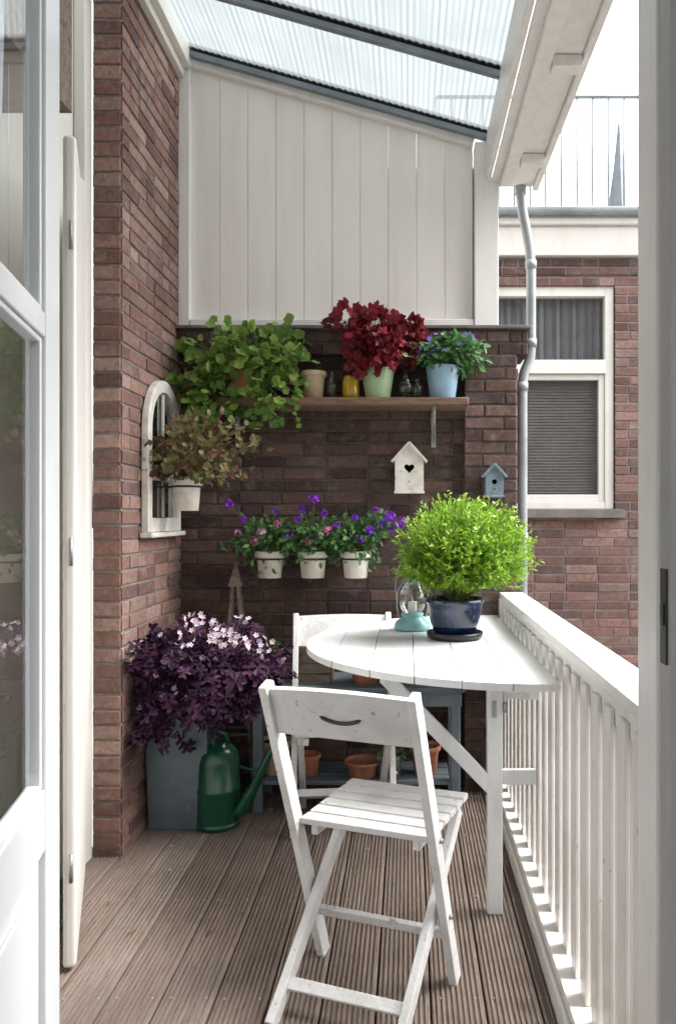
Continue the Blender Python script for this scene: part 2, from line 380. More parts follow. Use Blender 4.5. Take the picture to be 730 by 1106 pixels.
# ------------------------------------------------------------------ deck
e = empty("wooden_deck")
mb = MB(); bw = .139; x = -1.24; i = 0
tones = [(.285, .225, .19), (.335, .268, .228), (.245, .19, .16), (.305, .243, .205), (.26, .213, .183)]
screws = MB()
while x < .36:
    w = min(bw, .385 - x - .004)
    y0 = 1.0; y1 = 3.843
    cuts = [y0] + ([R.uniform(1.6, 3.2)] if i % 3 == 1 else []) + [y1]
    ng = 9
    for a, b in zip(cuts[:-1], cuts[1:]):
        k = R.uniform(.82, 1.18); c = tuple(t * k for t in R.choice(tones)); dz = R.uniform(-.0015, .0015)
        prof = [(x, -.028), (x, -.003), (x + .003, 0)]
        p = (w - .012) / ng
        for g in range(ng):
            gx = x + .006 + g * p
            prof += [(gx, 0), (gx + p * .12, -.006), (gx + p * .44, -.006), (gx + p * .56, 0)]
        prof += [(x + w - .003, 0), (x + w, -.003), (x + w, -.028)]
        n = len(prof)
        vs = [(q[0], a + .0015, q[1] + dz) for q in prof] + [(q[0], b - .0015, q[1] + dz) for q in prof]
        fs = [(j, j + 1, n + j + 1, n + j) for j in range(n - 1)] + [tuple(range(n)), tuple(range(2 * n - 1, n - 1, -1))]
        mb.add(vs, fs, c)
        for yy in (1.6, 2.15, 2.7, 3.25, 3.75):
            for sx in (.022, w - .022): screws.lathe([(0.0001, .0), (.0035, -.0002), (.004, -.002)], 8, c=(x + sx, yy, .0015 + dz))
    x += bw + .006; i += 1
mb.build("boards", M_deck, e); screws.build("screws", M_steel, e)
mb = MB()
for yy in (1.1, 1.6, 2.15, 2.7, 3.25, 3.72): mb.box((-1.24, yy - .03, -.13), (.384, yy + .03, -.0285))
mb.box((-1.24, .95, -.2), (.384, .998, -.03)); mb.box((-1.24, 1.0, -.16), (.384, 3.84, -.131)); mb.build("joists", M_dkwood, e)

# ------------------------------------------------------------------ balustrade
e = empty("white_balustrade")
mb = MB()
mb.box((.435, 1.42, .915), (.545, 3.775, .942))
mb.box((.452, 1.42, .845), (.478, 3.772, .9145))
mb.box((.400, 1.42, .03), (.485, 3.772, .085))
mb.box((.386, 1.42, -.14), (.3995, 3.84, .055))
y = 1.50
while y < 3.70:
    mb.box((.440, y, .0855), (.4515, y + .062, .88))
    mb.box((.4516, y + .004, .0855), (.482, y + .058, .8445))
    y += .118
mb.box((.43, 3.71, .0), (.50, 3.771, .9145))
mb.build("rails_and_balusters", M_rail, e, bevel=.003)

# ------------------------------------------------------------------ half round table
RAD = .80; TZ = .834
tc_ = V((.425, 3.01, 0))
e = empty("half_round_balcony_table", tc_)
mb = MB()
ed = [-RAD, -.67, -.54, -.405, -.27, -.13, 0.0]
def arcseg(a, b):
    n = 14
    up = [(x, math.sqrt(max(RAD ** 2 - x * x, 0))) for x in [a + (b - a) * i / n for i in range(n + 1)]]
    return [(p[0], -p[1]) for p in up] + [(p[0], p[1]) for p in up[::-1]]
for a, b in zip(ed[:-1], ed[1:]):
    Mz = Matrix.Translation((0, 0, TZ + R.uniform(-.0006, .0006)))
    if a < -.7:
        t1 = math.acos(-(b - .0015) / RAD)
        pts = [(-RAD * math.cos(t), -RAD * math.sin(t)) for t in [t1 - (t1 * 2) * i / 24 for i in range(25)]]
        mb.poly(pts, [], .022, M=Mz)
    elif b >= 0: mb.poly(arcseg(a + .0015, b), [], .022, M=Mz)
    else: mb.poly(arcseg(a + .0015, b - .0015), [], .022, M=Mz)
mb.build("top_planks", M_table, e, bevel=.003, recalc=True)
mb = MB()
mb.box((-.66, -.06, TZ - .045), (-.005, -.01, TZ - .0235)); mb.box((-.5, -.45, TZ - .045), (-.005, -.40, TZ - .0235)); mb.box((-.5, .40, TZ - .045), (-.005, .45, TZ - .0235))
mb.box((-.05, -.55, TZ - .10), (-.02, .55, TZ - .0455))
mb.build("battens", M_table, e, bevel=.002)
mb = MB()
mb.box((-.165, -.41, 0), (-.115, -.37, TZ - .046))
mb.bar((-.14, -.391, .40), (-.50, -.43, TZ - .05), .03, .045, side=(0, 1, 0))
mb.box((-.114, -.40, .42), (-.005, -.38, .47)); mb.box((-.114, -.40, .70), (-.005, -.38, .75))
mb.build("gate_leg", M_table, e, bevel=.003)
mb = MB(); mb.box((-.150, -.413, .645), (-.135, -.4102, .70)); mb.box((-.113, -.417, .66), (-.103, -.385, .69)); mb.build("hinge", M_steel, e)

# ------------------------------------------------------------------ folding chairs
def chair(loc, rz):
    e = empty("folding_chair", loc, rz)
    mb = MB()
    def c(): k = R.uniform(.90, 1.05); return (k, k, k * 1.01)
    yt, zt, yf = -.215, .865, .115
    L0 = V((0, yf, 0)); L1 = V((0, yt, zt))
    for sx in (-.205, .205):
        mb.bar(L0 + V((sx, 0, 0)), L1 + V((sx, 0, 0)), .024, .044, col=c())
    for sx in (-.172, .172):
        mb.bar((sx, -.245, 0), (sx, .245, .43), .024, .040, col=c())
    d = (L1 - L0).normalized()
    p = L0 + d * .17
    mb.bar(p + V((-.194, 0, 0)), p + V((.194, 0, 0)), .03, .016, side=d, col=c())
    q = V((0, -.245 + .49 * .16, .43 * .16)); mb.bar(q + V((-.161, 0, 0)), q + V((.161, 0, 0)), .032, .016, side=(0, .75, .66), col=c())
    y = -.055
    for i in range(6):
        mb.box((-.192, y, .445 + i * .001), (.192, y + .051, .463 + i * .001), col=c()); y += .0585
    mb.box((-.160, -.05, .418), (-.14, .285, .4445)); mb.box((.14, -.05, .418), (.16, .285, .4445))
    mb.build("frame_and_seat", M_chair, e, bevel=.003)
    bb = MB()
    s = d; nrm = V((1, 0, 0)).cross(s)
    Mx = Matrix.Identity(4); Mx.col[0][:3] = V((1, 0, 0)); Mx.col[1][:3] = s; Mx.col[2][:3] = nrm
    Lm = (L1 - L0).length
    Mx.translation = L0 + s * (Lm - .145) + nrm * .008
    out = [(-.1925, 0), (.1925, 0)] + [(.1925 - .385 * i / 12, .135 + .006 * math.sin(math.pi * i / 12)) for i in range(13)]
    bb.poly(out, [], .016, M=Mx, col=c())
    bb.build("backrest", M_chair, e, bevel=.002, recalc=True)
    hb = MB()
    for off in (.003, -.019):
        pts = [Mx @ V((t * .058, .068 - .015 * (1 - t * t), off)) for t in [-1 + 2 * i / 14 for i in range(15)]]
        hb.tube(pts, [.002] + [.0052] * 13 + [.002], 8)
    hb.build("slot_shade_arc", M_black, e)  # black arcs stand in for the shade seen through a hand slot
    bolts = MB()
    for sx in (-.219, .219):
        bolts.tube([(sx - .006, -.05, .455), (sx + .006, -.05, .455)], .007, 10)
        bolts.tube([(sx - .006, .03, .22), (sx + .006, .03, .22)], .007, 10)
    bolts.build("bolts", M_steel, e)
    return e
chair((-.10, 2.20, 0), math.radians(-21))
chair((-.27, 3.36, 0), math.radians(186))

# ------------------------------------------------------------------ foliage helpers
def frame(p, d, n, s):
    d = V(d).normalized(); n = V(n); n = n - d * n.dot(d)
    if n.length < 1e-3: n = V((.3, .5, .8)) - d * d.dot(V((.3, .5, .8)))
    n.normalize(); x = d.cross(n)
    M = Matrix.Identity(4)
    M.col[0][:3] = x * s; M.col[1][:3] = d * s; M.col[2][:3] = n * s; M.translation = p
    return M
def t_lance(w=.18):
    return ([(0, 0, 0), (w, .4, .05), (w * .7, .75, .0), (0, 1, -.12), (-w * .7, .75, .0), (-w, .4, .05), (0, .45, -.02)],
            [(0, 1, 6), (1, 2, 6), (2, 3, 6), (3, 4, 6), (4, 5, 6), (5, 0, 6)])
def t_round(n=11, lobes=5, amp=.1, ruff=.06):
    vs = [(0, .42, .0)]
    for i in range(n):
        t = 2 * math.pi * (i + .5) / n - math.pi / 2
        r = .5 * (1 + amp * math.cos(lobes * t))
        vs.append((r * math.cos(t), .5 + r * math.sin(t), ruff * math.sin(t * 3) + .07))
    return vs, [(0, 1 + i, 1 + (i + 1) % n) for i in range(n)]
def t_tri():
    vs = []; fs = []
    for k in range(3):
        a = k * 2 * math.pi / 3; ca, sa = math.cos(a), math.sin(a); o = len(vs)
        for x, y, z in [(0, 0, 0), (.42, .5, -.05), (.24, .66, -.14), (0, .5, .0), (-.24, .66, -.14), (-.42, .5, -.05)]:
            vs.append((x * ca - y * sa, x * sa + y * ca, z))
        fs += [(o, o + 1, o + 2, o + 3), (o, o + 3, o + 4, o + 5)]
    return vs, fs
def t_flower(n=5, w=.22):
    vs = []; fs = []
    for k in range(n):
        a = k * 2 * math.pi / n; ca, sa = math.cos(a), math.sin(a); o = len(vs)
        for x, y, z in [(0, 0, 0), (w, .3, .1), (w * .7, .5, .16), (-w * .7, .5, .16), (-w, .3, .1)]:
            vs.append((x * ca - y * sa, x * sa + y * ca, z))
        fs.append((o, o + 1, o + 2, o + 3, o + 4))
    return vs, fs
def rdir(r):
    while True:
        v = V((r.uniform(-1, 1), r.uniform(-1, 1), r.uniform(-1, 1)))
        if .05 < v.length < 1: return v.normalized()
def mix3(a, b, t): return tuple(a[i] * (1 - t) + b[i] * t for i in range(3))
def jit(c, r, k=.2):
    q = 1 + r.uniform(-k, k); return (c[0] * q * (1 + r.uniform(-.1, .1)), c[1] * q, c[2] * q * (1 + r.uniform(-.1, .1)))
def foliage(mb, st, base, cen, rad, count, size, tmpl, ca, cb, seed, up=.6, out=.7, inner=.45, lump=.3, stems=5, stemc=(.08, .12, .04), stemr=.0012, clumps=0, hang=0, lim=None, face=None):
    r = random.Random(seed); base = V(base); cen = V(cen)
    cl = [rdir(r) for _ in range(clumps)] if clumps else None
    for i in range(count):
        if cl and r.random() < .7:
            d = (r.choice(cl) + rdir(r) * .38).normalized()
        else: d = rdir(r)
        k = 1 + lump * 2 * (noise.noise(d * 1.9 + V((seed, 0, 0))))
        q = (inner + (1 - inner) * r.random() ** .6) * k
        p = cen + V((d.x * rad[0], d.y * rad[1], d.z * rad[2])) * q
        if hang and r.random() < hang: p.z -= r.random() * rad[2] * .8
        if lim and not lim(p): continue
        dirv = d * out + rdir(r) * .6 + V((0, 0, r.uniform(-.5, .3)))
        nrm = Z * up + d * .5 + rdir(r) * .45
        if face: nrm = nrm + V(face) * r.random()
        c = jit(mix3(ca, cb, min(1, max(0, r.gauss(.5, .3)))), r)
        mb.add(*tmpl, col=c, M=frame(p, dirv, nrm, size * r.uniform(.6, 1.2)))
        if stems and i % stems == 0:
            m_ = base.lerp(p, .55) + V((0, 0, .25 * (p - base).length * .3))
            st.tube([base + V((r.uniform(-.02, .02), r.uniform(-.02, .02), 0)), m_, p], [stemr * 1.5, stemr * 1.2, stemr], 4, col=stemc, caps=False)
def potmesh(e, c, rt, rb, h, m, rim=True, wall=.006, name="pot", soil=True, rimh=.18):
    mb = MB()
    if rim:
        pr = [(0, 0), (rb, 0), (rb + (rt * .9 - rb) * (1 - rimh), h * (1 - rimh)), (rt * .985, h * (1 - rimh) + .001), (rt, h * (1 - rimh) + .004), (rt, h - .004), (rt - .003, h), (rt - wall, h), (rt - wall - .002, h * .8), (.0, h * .8)]
    else:
        pr = [(0, 0), (rb - .003, 0), (rb, .003), (rb + (rt - rb) * .5, h * .48), (rt, h - .003), (rt - .002, h), (rt - wall, h), (rt - wall - .004, h * .86), (0, h * .86)]
    mb.lathe(pr, 36)
    o = mb.build(name, m, e, loc=c)
    o.modifiers.new("b", 'BEVEL').width = .0015
    if soil:
        s = MB(); s.lathe([(0.0001, h * .9), (rt - wall - .003, h * .885)], 24); s.build("soil", M_soil, e, loc=c)

def feathery():
    bx, by = .18, 3.05
    e = empty("bushy_green_potted_plant", (bx, by, TZ + .001))
    mb = MB(); mb.lathe([(0, .004), (.085, .0), (.104, .006), (.108, .026), (.104, .027), (.098, .012), (0, .010)], 40); mb.build("saucer", M_saucer, e)
    mb = MB(); mb.lathe([(0, 0), (.07, 0), (.076, .004), (.092, .05), (.104, .10), (.106, .118), (.111, .124), (.112, .138), (.108, .143), (.102, .14), (.098, .12), (0, .12)], 48)
    mb.build("pot", M_cobalt, e, loc=(0, 0, .012))
    r = random.Random(5); lm = MB(); st = MB(); T = t_lance(.17); fl = MB(); TF = t_flower(5, .2)
    base = V((0, 0, .13)); C = V((.045, 0, .328)); RX, RZ = .248, .202
    for i in range(1150):
        while True:
            d = rdir(r)
            if d.z > -.62: break
        k = 1 + .22 * noise.noise(d * 2.6) + .14 * noise.noise(d * 7) + r.uniform(-.14, .06)
        if r.random() < .3: k *= r.uniform(.6, .9)
        tip = C + V((d.x * RX, d.y * RX, d.z * RZ)) * k
        if tip.z < .16: tip.z = .16 + r.uniform(0, .03)
        mid = base.lerp(tip, .5) + V((0, 0, .03)) + rdir(r) * .012
        if i % 3 == 0: st.tube([base, mid, tip], [.0018, .0014, .0008], 4, col=(.16, .22, .05), caps=False)
        hue = r.random(); n = 14
        ax = (tip - mid).normalized()
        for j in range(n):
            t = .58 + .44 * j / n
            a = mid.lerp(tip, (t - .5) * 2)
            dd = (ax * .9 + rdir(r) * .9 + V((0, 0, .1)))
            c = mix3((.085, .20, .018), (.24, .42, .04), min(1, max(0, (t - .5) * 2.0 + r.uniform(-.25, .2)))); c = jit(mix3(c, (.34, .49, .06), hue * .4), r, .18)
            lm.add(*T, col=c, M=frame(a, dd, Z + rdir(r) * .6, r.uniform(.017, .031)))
        if d.z > .3 and r.random() < .14:
            fl.add(*TF, col=(.75, .78, .55), M=frame(tip + d * .008, rdir(r), d, .013))
    lm.build("foliage", M_leaf, e); st.build("stems", M_stem, e); fl.build("tiny_flowers", M_petal, e)
feathery()

# --- lantern on table
e = empty("teal_hurricane_lantern", (.02, 3.28, TZ + .001))
mb = MB()
mb.lathe([(0, 0), (.070, 0), (.076, .006), (.076, .014), (.070, .032), (.048, .048), (.042, .055), (.046, .062), (.046, .068), (0, .068)], 32)
mb.lathe([(.030, .190), (.034, .192), (.032, .20), (.022, .208), (.020, .222), (.024, .224), (.016, .234), (.0, .238)], 32)
mb.build("lantern_base_and_cap", M_teal, e)
mb = MB(); mb.lathe([(.034, .068), (.050, .092), (.056, .122), (.050, .155), (.032, .19)], 28); mb.build("glass_globe", M_globe, e)
mb = MB(); mb.tube([(-.060, 0, .05), (-.066, 0, .14)] + [(-.07 * math.cos(t), .0, .16 + .16 * math.sin(t)) for t in [math.pi * i / 14 for i in range(15)]] + [(.066, 0, .14), (.060, 0, .05)], .0018, 6)
for s_ in (-1, 1): mb.tube([(s_ * .052, 0, .05), (s_ * .064, 0, .09), (s_ * .062, 0, .16), (s_ * .03, 0, .205)], .0025, 6)
mb.build("wire_handle", M_steel, e)
mb = MB(); mb.lathe([(0, .068), (.018, .068), (.018, .115), (.002, .116), (.0015, .126), (0, .127)], 16); mb.build("candle", M_potw, e)

# --- shelf
SZ = 1.843
e = empty("wooden_wall_shelf")
mb = MB(); mb.box((-.86, 3.615, SZ - .036), (.278, 3.838, SZ)); mb.build("plank", M_shelf, e, bevel=.006)
mb = MB()
for x in (.125, -.815):
    mb.box((x - .011, 3.825, SZ - .21), (x + .011, 3.843, SZ - .037)); mb.box((x - .011, 3.66, SZ - .044), (x + .011, 3.824, SZ - .037))
    mb.tube([(x, 3.83, SZ - .19), (x, 3.75, SZ - .10), (x, 3.68, SZ - .045)], .005, 8)
mb.build("brackets", M_steel, e)

G1, G2 = (.075, .16, .025), (.20, .34, .06)
FC = (0, -1, .1)
e = empty("trailing_nasturtium_plant", (-.76, 3.71, SZ))
potmesh(e, (0, 0, 0), .075, .055, .13, M_terra)
lm = MB(); st = MB(); T = t_round(11, 5, .13, .06)
wl = lambda p: p.y < .11 and p.x > -.33
foliage(lm, st, (0, 0, .12), (-.01, -.05, .18), (.27, .15, .15), 400, .052, T, G1, (.30, .42, .10), 21, up=.35, clumps=15, lump=.4, stems=2, inner=.35, lim=wl, face=FC, stemc=(.14, .2, .06))
foliage(lm, st, (0, 0, .12), (-.15, -.08, .02), (.16, .11, .12), 120, .05, T, G1, (.26, .38, .09), 22, up=.3, clumps=6, stems=3, lim=wl, face=FC, stemc=(.14, .2, .06))
foliage(lm, st, (0, 0, .12), (.17, -.15, .03), (.12, .05, .16), 80, .045, T, G1, (.26, .38, .08), 23, up=.3, clumps=6, stems=2, face=FC, stemc=(.14, .2, .06))
for k in range(9):
    r = random.Random(300 + k); p = V((r.uniform(-.25, .27), -.13, .05)); pts = [V((0, 0, .12)), p.copy()]
    for j in range(7):
        p = p + V((r.uniform(-.02, .02), r.uniform(-.008, .008), -r.uniform(.015, .033))); pts.append(p.copy())
        lm.add(*T, col=jit(mix3(G1, G2, r.random()), r), M=frame(p, V((r.uniform(-1, 1), -.5, -.5)), V((0, -1, .4)) + rdir(r) * .3, r.uniform(.02, .045)))
    st.tube(pts, .0014, 4, col=(.14, .2, .05), caps=False)
lm.build("leaves", M_leaf, e); st.build("stems", M_stem, e)

e = empty("sandy_clay_pot", (-.435, 3.70, SZ)); potmesh(e, (0, 0, 0), .06, .042, .13, M_sand)
for i, (x, h, rr) in enumerate(((-.352, .13, .026), (-.008, .125, .033), (.045, .10, .027))):
    e = empty("glass_bottle" if not i else "glass_bottle.%03d" % i, (x, 3.70, SZ + .001))
    mb = MB(); mb.lathe([(0, 0), (rr, 0), (rr, h * .5), (rr * .95, h * .6), (rr * .4, h * .78), (rr * .38, h * .95), (rr * .5, h * .96), (rr * .5, h)], 24)
    mb.build("bottle_body", M_bottle, e)
mb = MB(); mb.lathe([(0, 0), (.034, 0), (.039, .006), (.040, .03), (.040, .085), (.036, .098), (.034, .108), (.030, .108), (.030, .09), (0, .088)], 28)
mb.build("yellow_jar", M_yellow, loc=(-.262, 3.70, SZ))

# heuchera
e = empty("red_heuchera_plant", (-.138, 3.71, SZ))
potmesh(e, (0, 0, 0), .078, .056, .145, M_potg, rim=False)
lm = MB(); st = MB(); T = t_round(15, 5, .2, .16)
foliage(lm, st, (0, 0, .13), (-.01, -.02, .28), (.165, .12, .15), 330, .056, T, (.075, .008, .014), (.30, .03, .045), 31, up=.3, clumps=18, stems=3, stemc=(.2, .03, .03), lump=.35, inner=.3, face=(0, -.6, .2), lim=lambda p: p.y < .12)
foliage(lm, st, (0, 0, .13), (.09, -.03, .27), (.11, .1, .12), 130, .05, T, (.11, .012, .02), (.36, .05, .06), 32, up=.3, clumps=6, stems=3, stemc=(.2, .03, .03), face=(0, -.6, .2))
lm.build("leaves", M_leaf, e); st.build("stems", M_stem, e)

# blue flowered plant
e = empty("blue_flowering_plant", (.163, 3.71, SZ))
potmesh(e, (0, 0, 0), .078, .058, .155, M_potb, rim=False)
lm = MB(); st = MB(); fl = MB()
foliage(lm, st, (0, 0, .14), (0, -.01, .21), (.18, .11, .085), 700, .042, t_lance(.3), (.04, .12, .035), (.12, .26, .09), 41, up=.6, clumps=16, stems=6, lump=.35, inner=.3, face=(0, -.5, 0))
r = random.Random(2)
for i in range(34):
    p = V((r.uniform(-.16, .16), r.uniform(-.12, .04), .23 + r.uniform(-.03, .075)))
    fl.add(*t_flower(), col=jit((.20, .16, .55), r), M=frame(p, rdir(r), V((0, -.7, .6)) + rdir(r) * .4, .022))
lm.build("leaves", M_leaf, e); st.build("stems", M_stem, e); fl.build("flowers", M_petal, e)

# --- three hanging pots
def hangpot(name, x, seed, fpos, g=((.035, .10, .03), (.14, .27, .09))):
    e = empty(name, (x, 3.715, 1.015))
    potmesh(e, (0, 0, 0), .072, .052, .125, M_potw, rimh=.25)
    mb = MB()
    mb.tube([(.0675 * math.cos(t), .0675 * math.sin(t), .088) for t in [2 * math.pi * i / 32 for i in range(32)]], .0035, 6, closed=True)
    mb.tube([(0, .0675, .088), (0, .112, .088), (0, .115, .14)], .0035, 6)
    mb.build("iron_ring_holder", M_black, e)
    lm = MB(); st = MB(); fl = MB(); r = random.Random(seed)
    foliage(lm, st, (0, 0, .11), (0, -.02, .185), (.15, .10, .10), 900, .034, t_lance(.26), g[0], g[1], seed, up=.5, clumps=14, stems=6, lump=.4, inner=.25, hang=.12, face=(0, -.6, 0), lim=lambda p: p.y < .11)
    for (dx, dz, c, rad, n) in fpos:
        cc = V((dx, -.095, dz + .01))
        st.tube([V((0, 0, .11)), cc * .6 + V((0, 0, .05)), cc], .0014, 4, col=(.08, .14, .04), caps=False)
        for i in range(n):
            d = rdir(r); d.y = -abs(d.y)
            fl.add(*t_flower(5, .26), col=jit(c, r, .15), M=frame(cc + d * rad, rdir(r), d, .020))
    lm.build("leaves", M_leaf, e); st.build("stems", M_stem, e); fl.build("flowers", M_petal, e)
PU = (.24, .03, .50); PK = (.62, .18, .40); PW = (.75, .46, .60); VI = (.15, .03, .45)
hangpot("hanging_pot_verbena", -.64, 51, [(-.17, .33, PU, .016, 12), (-.02, .20, PW, .018, 13), (-.05, .165, PK, .016, 11), (.05, .24, PK, .013, 7), (.10, .19, PU, .016, 8), (-.10, .26, PU, .014, 8), (.04, .30, VI, .012, 6), (-.13, .20, PK, .012, 6)])
hangpot("hanging_pot_verbena.001", -.441, 52, [(.015, .35, PU, .022, 16), (.045, .20, PW, .018, 12), (.0, .165, PK, .018, 12), (-.06, .26, PU, .014, 8), (.08, .22, PK, .016, 8), (-.03, .31, VI, .014, 7), (.06, .29, PU, .014, 8)])
hangpot("hanging_pot_petunia", -.242, 53, [(.07, .21, VI, .02, 14), (.16, .275, PU, .022, 16), (.215, .25, PU, .02, 12), (.12, .235, VI, .016, 8), (-.08, .24, PU, .014, 7), (.18, .21, VI, .017, 9), (.10, .30, PU, .014, 8), (.0, .27, VI, .012, 5), (.03, .17, PU, .014, 7)])
mb = MB(); mb.box((-.78, 3.83, 1.165), (-.10, 3.843, 1.185)); mb.build("pot_hanging_rail", M_black)

# --- coleus basket on left wall
e = empty("wall_pot_coleus", (-.955, 3.45, 1.325))
potmesh(e, (0, 0, 0), .068, .05, .145, M_potw, rimh=.25)
mb = MB(); mb.tube([(.0645 * math.cos(t), .0645 * math.sin(t), .104) for t in [2 * math.pi * i / 32 for i in range(32)]], .004, 6, closed=True)
mb.tube([(-.0645, 0, .104), (-.138, 0, .104), (-.14, 0, .17)], .004, 6); mb.build("iron_ring_holder", M_black, e)
lm = MB(); st = MB(); T = t_round(9, 3, .12, .08)
wl2 = lambda p: p.x > -.12 and (p.z > .13 or abs(p.x - 0) > .09)
foliage(lm, st, (0, 0, .13), (.03, -.02, .23), (.24, .19, .12), 420, .036, T, (.15, .055, .04), (.15, .19, .065), 61, up=.5, clumps=18, stems=3, lump=.4, stemc=(.2, .12, .07), inner=.35, lim=wl2)
foliage(lm, st, (0, 0, .13), (.09, -.06, .28), (.21, .14, .13), 220, .031, T, (.21, .09, .07), (.22, .26, .10), 62, up=.5, clumps=12, stems=3, lump=.4, stemc=(.2, .12, .07), lim=wl2)
lm.build("leaves", M_leaf, e); st.build("stems", M_stem, e)

# --- arched mirror on left wall
e = empty("arched_window_mirror", (-1.092, 3.50, 1.235))
Mx = Matrix.Identity(4); Mx.col[0][:3] = V((0, 1, 0)); Mx.col[1][:3] = Z; Mx.col[2][:3] = V((1, 0, 0)); Mx.translation = (.032, 0, 0)
def arch(w, z0, zs, n=18): return [(-w, z0), (w, z0)] + [(w * math.cos(math.pi * i / n), zs + w * 1.0 * math.sin(math.pi * i / n)) for i in range(n + 1)]
mb = MB(); mb.poly(arch(.235, .0, .425), [arch(.182, .06, .425)], .03, M=Mx)
Mx1 = Mx.copy(); Mx1.translation = (.024, 0, 0)
mb.poly([(-.010, .061), (.010, .061), (.010, .60), (-.010, .60)], [], .012, M=Mx1)
for z in (.22, .38): mb.poly([(-.181, z), (-.0105, z), (-.0105, z + .016), (-.181, z + .016)], [], .01, M=Mx1); mb.poly([(.0105, z), (.181, z), (.181, z + .016), (.0105, z + .016)], [], .01, M=Mx1)
mb.box((-.0, -.25, -.022), (.05, .25, -.001))
mb.build("frame", M_bhwhite, e, bevel=.004, recalc=True)
Mx2 = Mx.copy(); Mx2.translation = (.010, 0, 0); mb = MB(); mb.poly(arch(.185, .055, .425), [], .004, M=Mx2); mb.build("mirror_glass", M_mirror, e)

# --- birdhouses
def birdhouse(name, loc, w, hw, hr, d, m, heart):
    e = empty(name, loc); mb = MB()
    Mx = Matrix.Identity(4); Mx.col[0][:3] = V((1, 0, 0)); Mx.col[1][:3] = Z; Mx.col[2][:3] = V((0, -1, 0)); Mx.translation = (0, -d, 0)
    if heart:
        hole = []
        for i in range(24):
            t = 2 * math.pi * i / 24
            hole.append((.0015 * 16 * math.sin(t) ** 3, hw * .72 + .0015 * (13 * math.cos(t) - 5 * math.cos(2 * t) - 2 * math.cos(3 * t) - math.cos(4 * t))))
    else: hole = [(.012 * math.cos(2 * math.pi * i / 16), hw * .65 + .012 * math.sin(2 * math.pi * i / 16)) for i in range(16)]
    mb.poly([(-w / 2, 0), (w / 2, 0), (w / 2, hw), (0, hr), (-w / 2, hw)], [hole[::-1]], .01, M=Mx)
    Mb = Mx.copy(); Mb.translation = (0, -.01, 0); mb.poly([(-w / 2, 0), (w / 2, 0), (w / 2, hw), (0, hr), (-w / 2, hw)], [], .008, M=Mb)
    mb.box((-w / 2, -d + .0105, 0), (-w / 2 + .009, -.0105, hw)); mb.box((w / 2 - .009, -d + .0105, 0), (w / 2, -.0105, hw)); mb.box((-w / 2 + .0095, -d + .0105, .001), (w / 2 - .0095, -.0105, .01))
    sl = V((w / 2, 0, hw - hr)).normalized(); Ln = math.hypot(w / 2, hw - hr) + .022
    for sg in (-1, 1):
        dv = V((sg * sl.x, 0, sl.z)); a = V((0, 0, hr + .004)); b = a + dv * Ln
        mb.bar(a + V((0, -d / 2 - .006, 0)), b + V((0, -d / 2 - .006, 0)), d + .028, .010, side=(0, 1, 0))
    mb.box((-w / 2 - .004, -d - .012, -.010), (w / 2 + .004, 0, -.0005))
    mb.build("house", m, e, bevel=.0015, recalc=True)
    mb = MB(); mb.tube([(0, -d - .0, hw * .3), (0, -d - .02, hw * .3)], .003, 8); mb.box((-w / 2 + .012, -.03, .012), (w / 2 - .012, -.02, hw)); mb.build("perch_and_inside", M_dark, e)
birdhouse("white_birdhouse", (.008, 3.838, 1.42), .135, .15, .225, .10, M_bhwhite, True)
birdhouse("blue_birdhouse", (.402, 3.764, 1.40), .082, .095, .14, .075, M_bhblue, False)

# --- zinc planter + oxalis
e = empty("tall_zinc_planter_with_oxalis", (-.955, 3.42, 0))
mb = MB()
w0, w1, h = .118, .13, .49
def ring(w, z): return [(-w, -w, z), (w, -w, z), (w, w, z), (-w, w, z)]
vs = ring(w0, 0) + ring(w1, h) + ring(w1 - .008, h) + ring(w1 - .01, h - .06)
fs = [(3, 2, 1, 0)]
for k in range(3):
    for j in range(4): fs.append((k * 4 + j, k * 4 + (j + 1) % 4, k * 4 + 4 + (j + 1) % 4, k * 4 + 4 + j))
fs.append((12, 13, 14, 15)); mb.add(vs, fs)
mb.build("planter_box", M_zinc, e, bevel=.003)
mb = MB()
for sx in (-1, 1):
    mb.box((sx * .123 - .012, -.136, h - .02), (sx * .123 + .012, .136, h + .004))
mb.box((-.11, -.136, h - .02), (.11, -.118, h + .003)); mb.box((-.11, .118, h - .02), (.11, .136, h + .003)); mb.build("rim", M_zinc, e, bevel=.003)
potmesh(e, (0.0, 0, h - .04), .10, .085, .12, M_bench, rim=False)
lm = MB(); st = MB(); fl = MB(); T = t_tri()
wl3 = lambda p: p.x > -.125
PA, PB = (.018, .008, .020), (.075, .026, .066)
foliage(lm, st, (.02, 0, h + .06), (.07, -.10, h + .19), (.35, .26, .19), 1000, .056, T, PA, PB, 71, up=.7, clumps=30, stems=4, stemc=(.14, .05, .08), stemr=.0009, lump=.25, inner=.35, lim=wl3, face=(0, -.5, 0))
foliage(lm, st, (.02, 0, h + .06), (.0, -.18, h + .05), (.30, .18, .15), 480, .054, T, PA, PB, 72, up=.5, clumps=14, stems=4, stemc=(.14, .05, .08), stemr=.0009, lim=wl3, face=(0, -.5, 0))
foliage(lm, st, (.02, 0, h + .06), (.27, -.10, h + .10), (.18, .16, .13), 260, .05, T, PA, (.09, .03, .07), 73, up=.5, clumps=8, stems=4, stemc=(.14, .05, .08), stemr=.0009, lim=wl3, face=(0, -.5, 0))
r = random.Random(9)
cent = [(.12, .40), (.18, .37), (.08, .33), (.22, .31), (.30, .40), (.05, .28), (.0, .24), (.34, .34), (.38, .30), (.02, .12), (-.08, .07), (.26, .36), (.16, .25)]
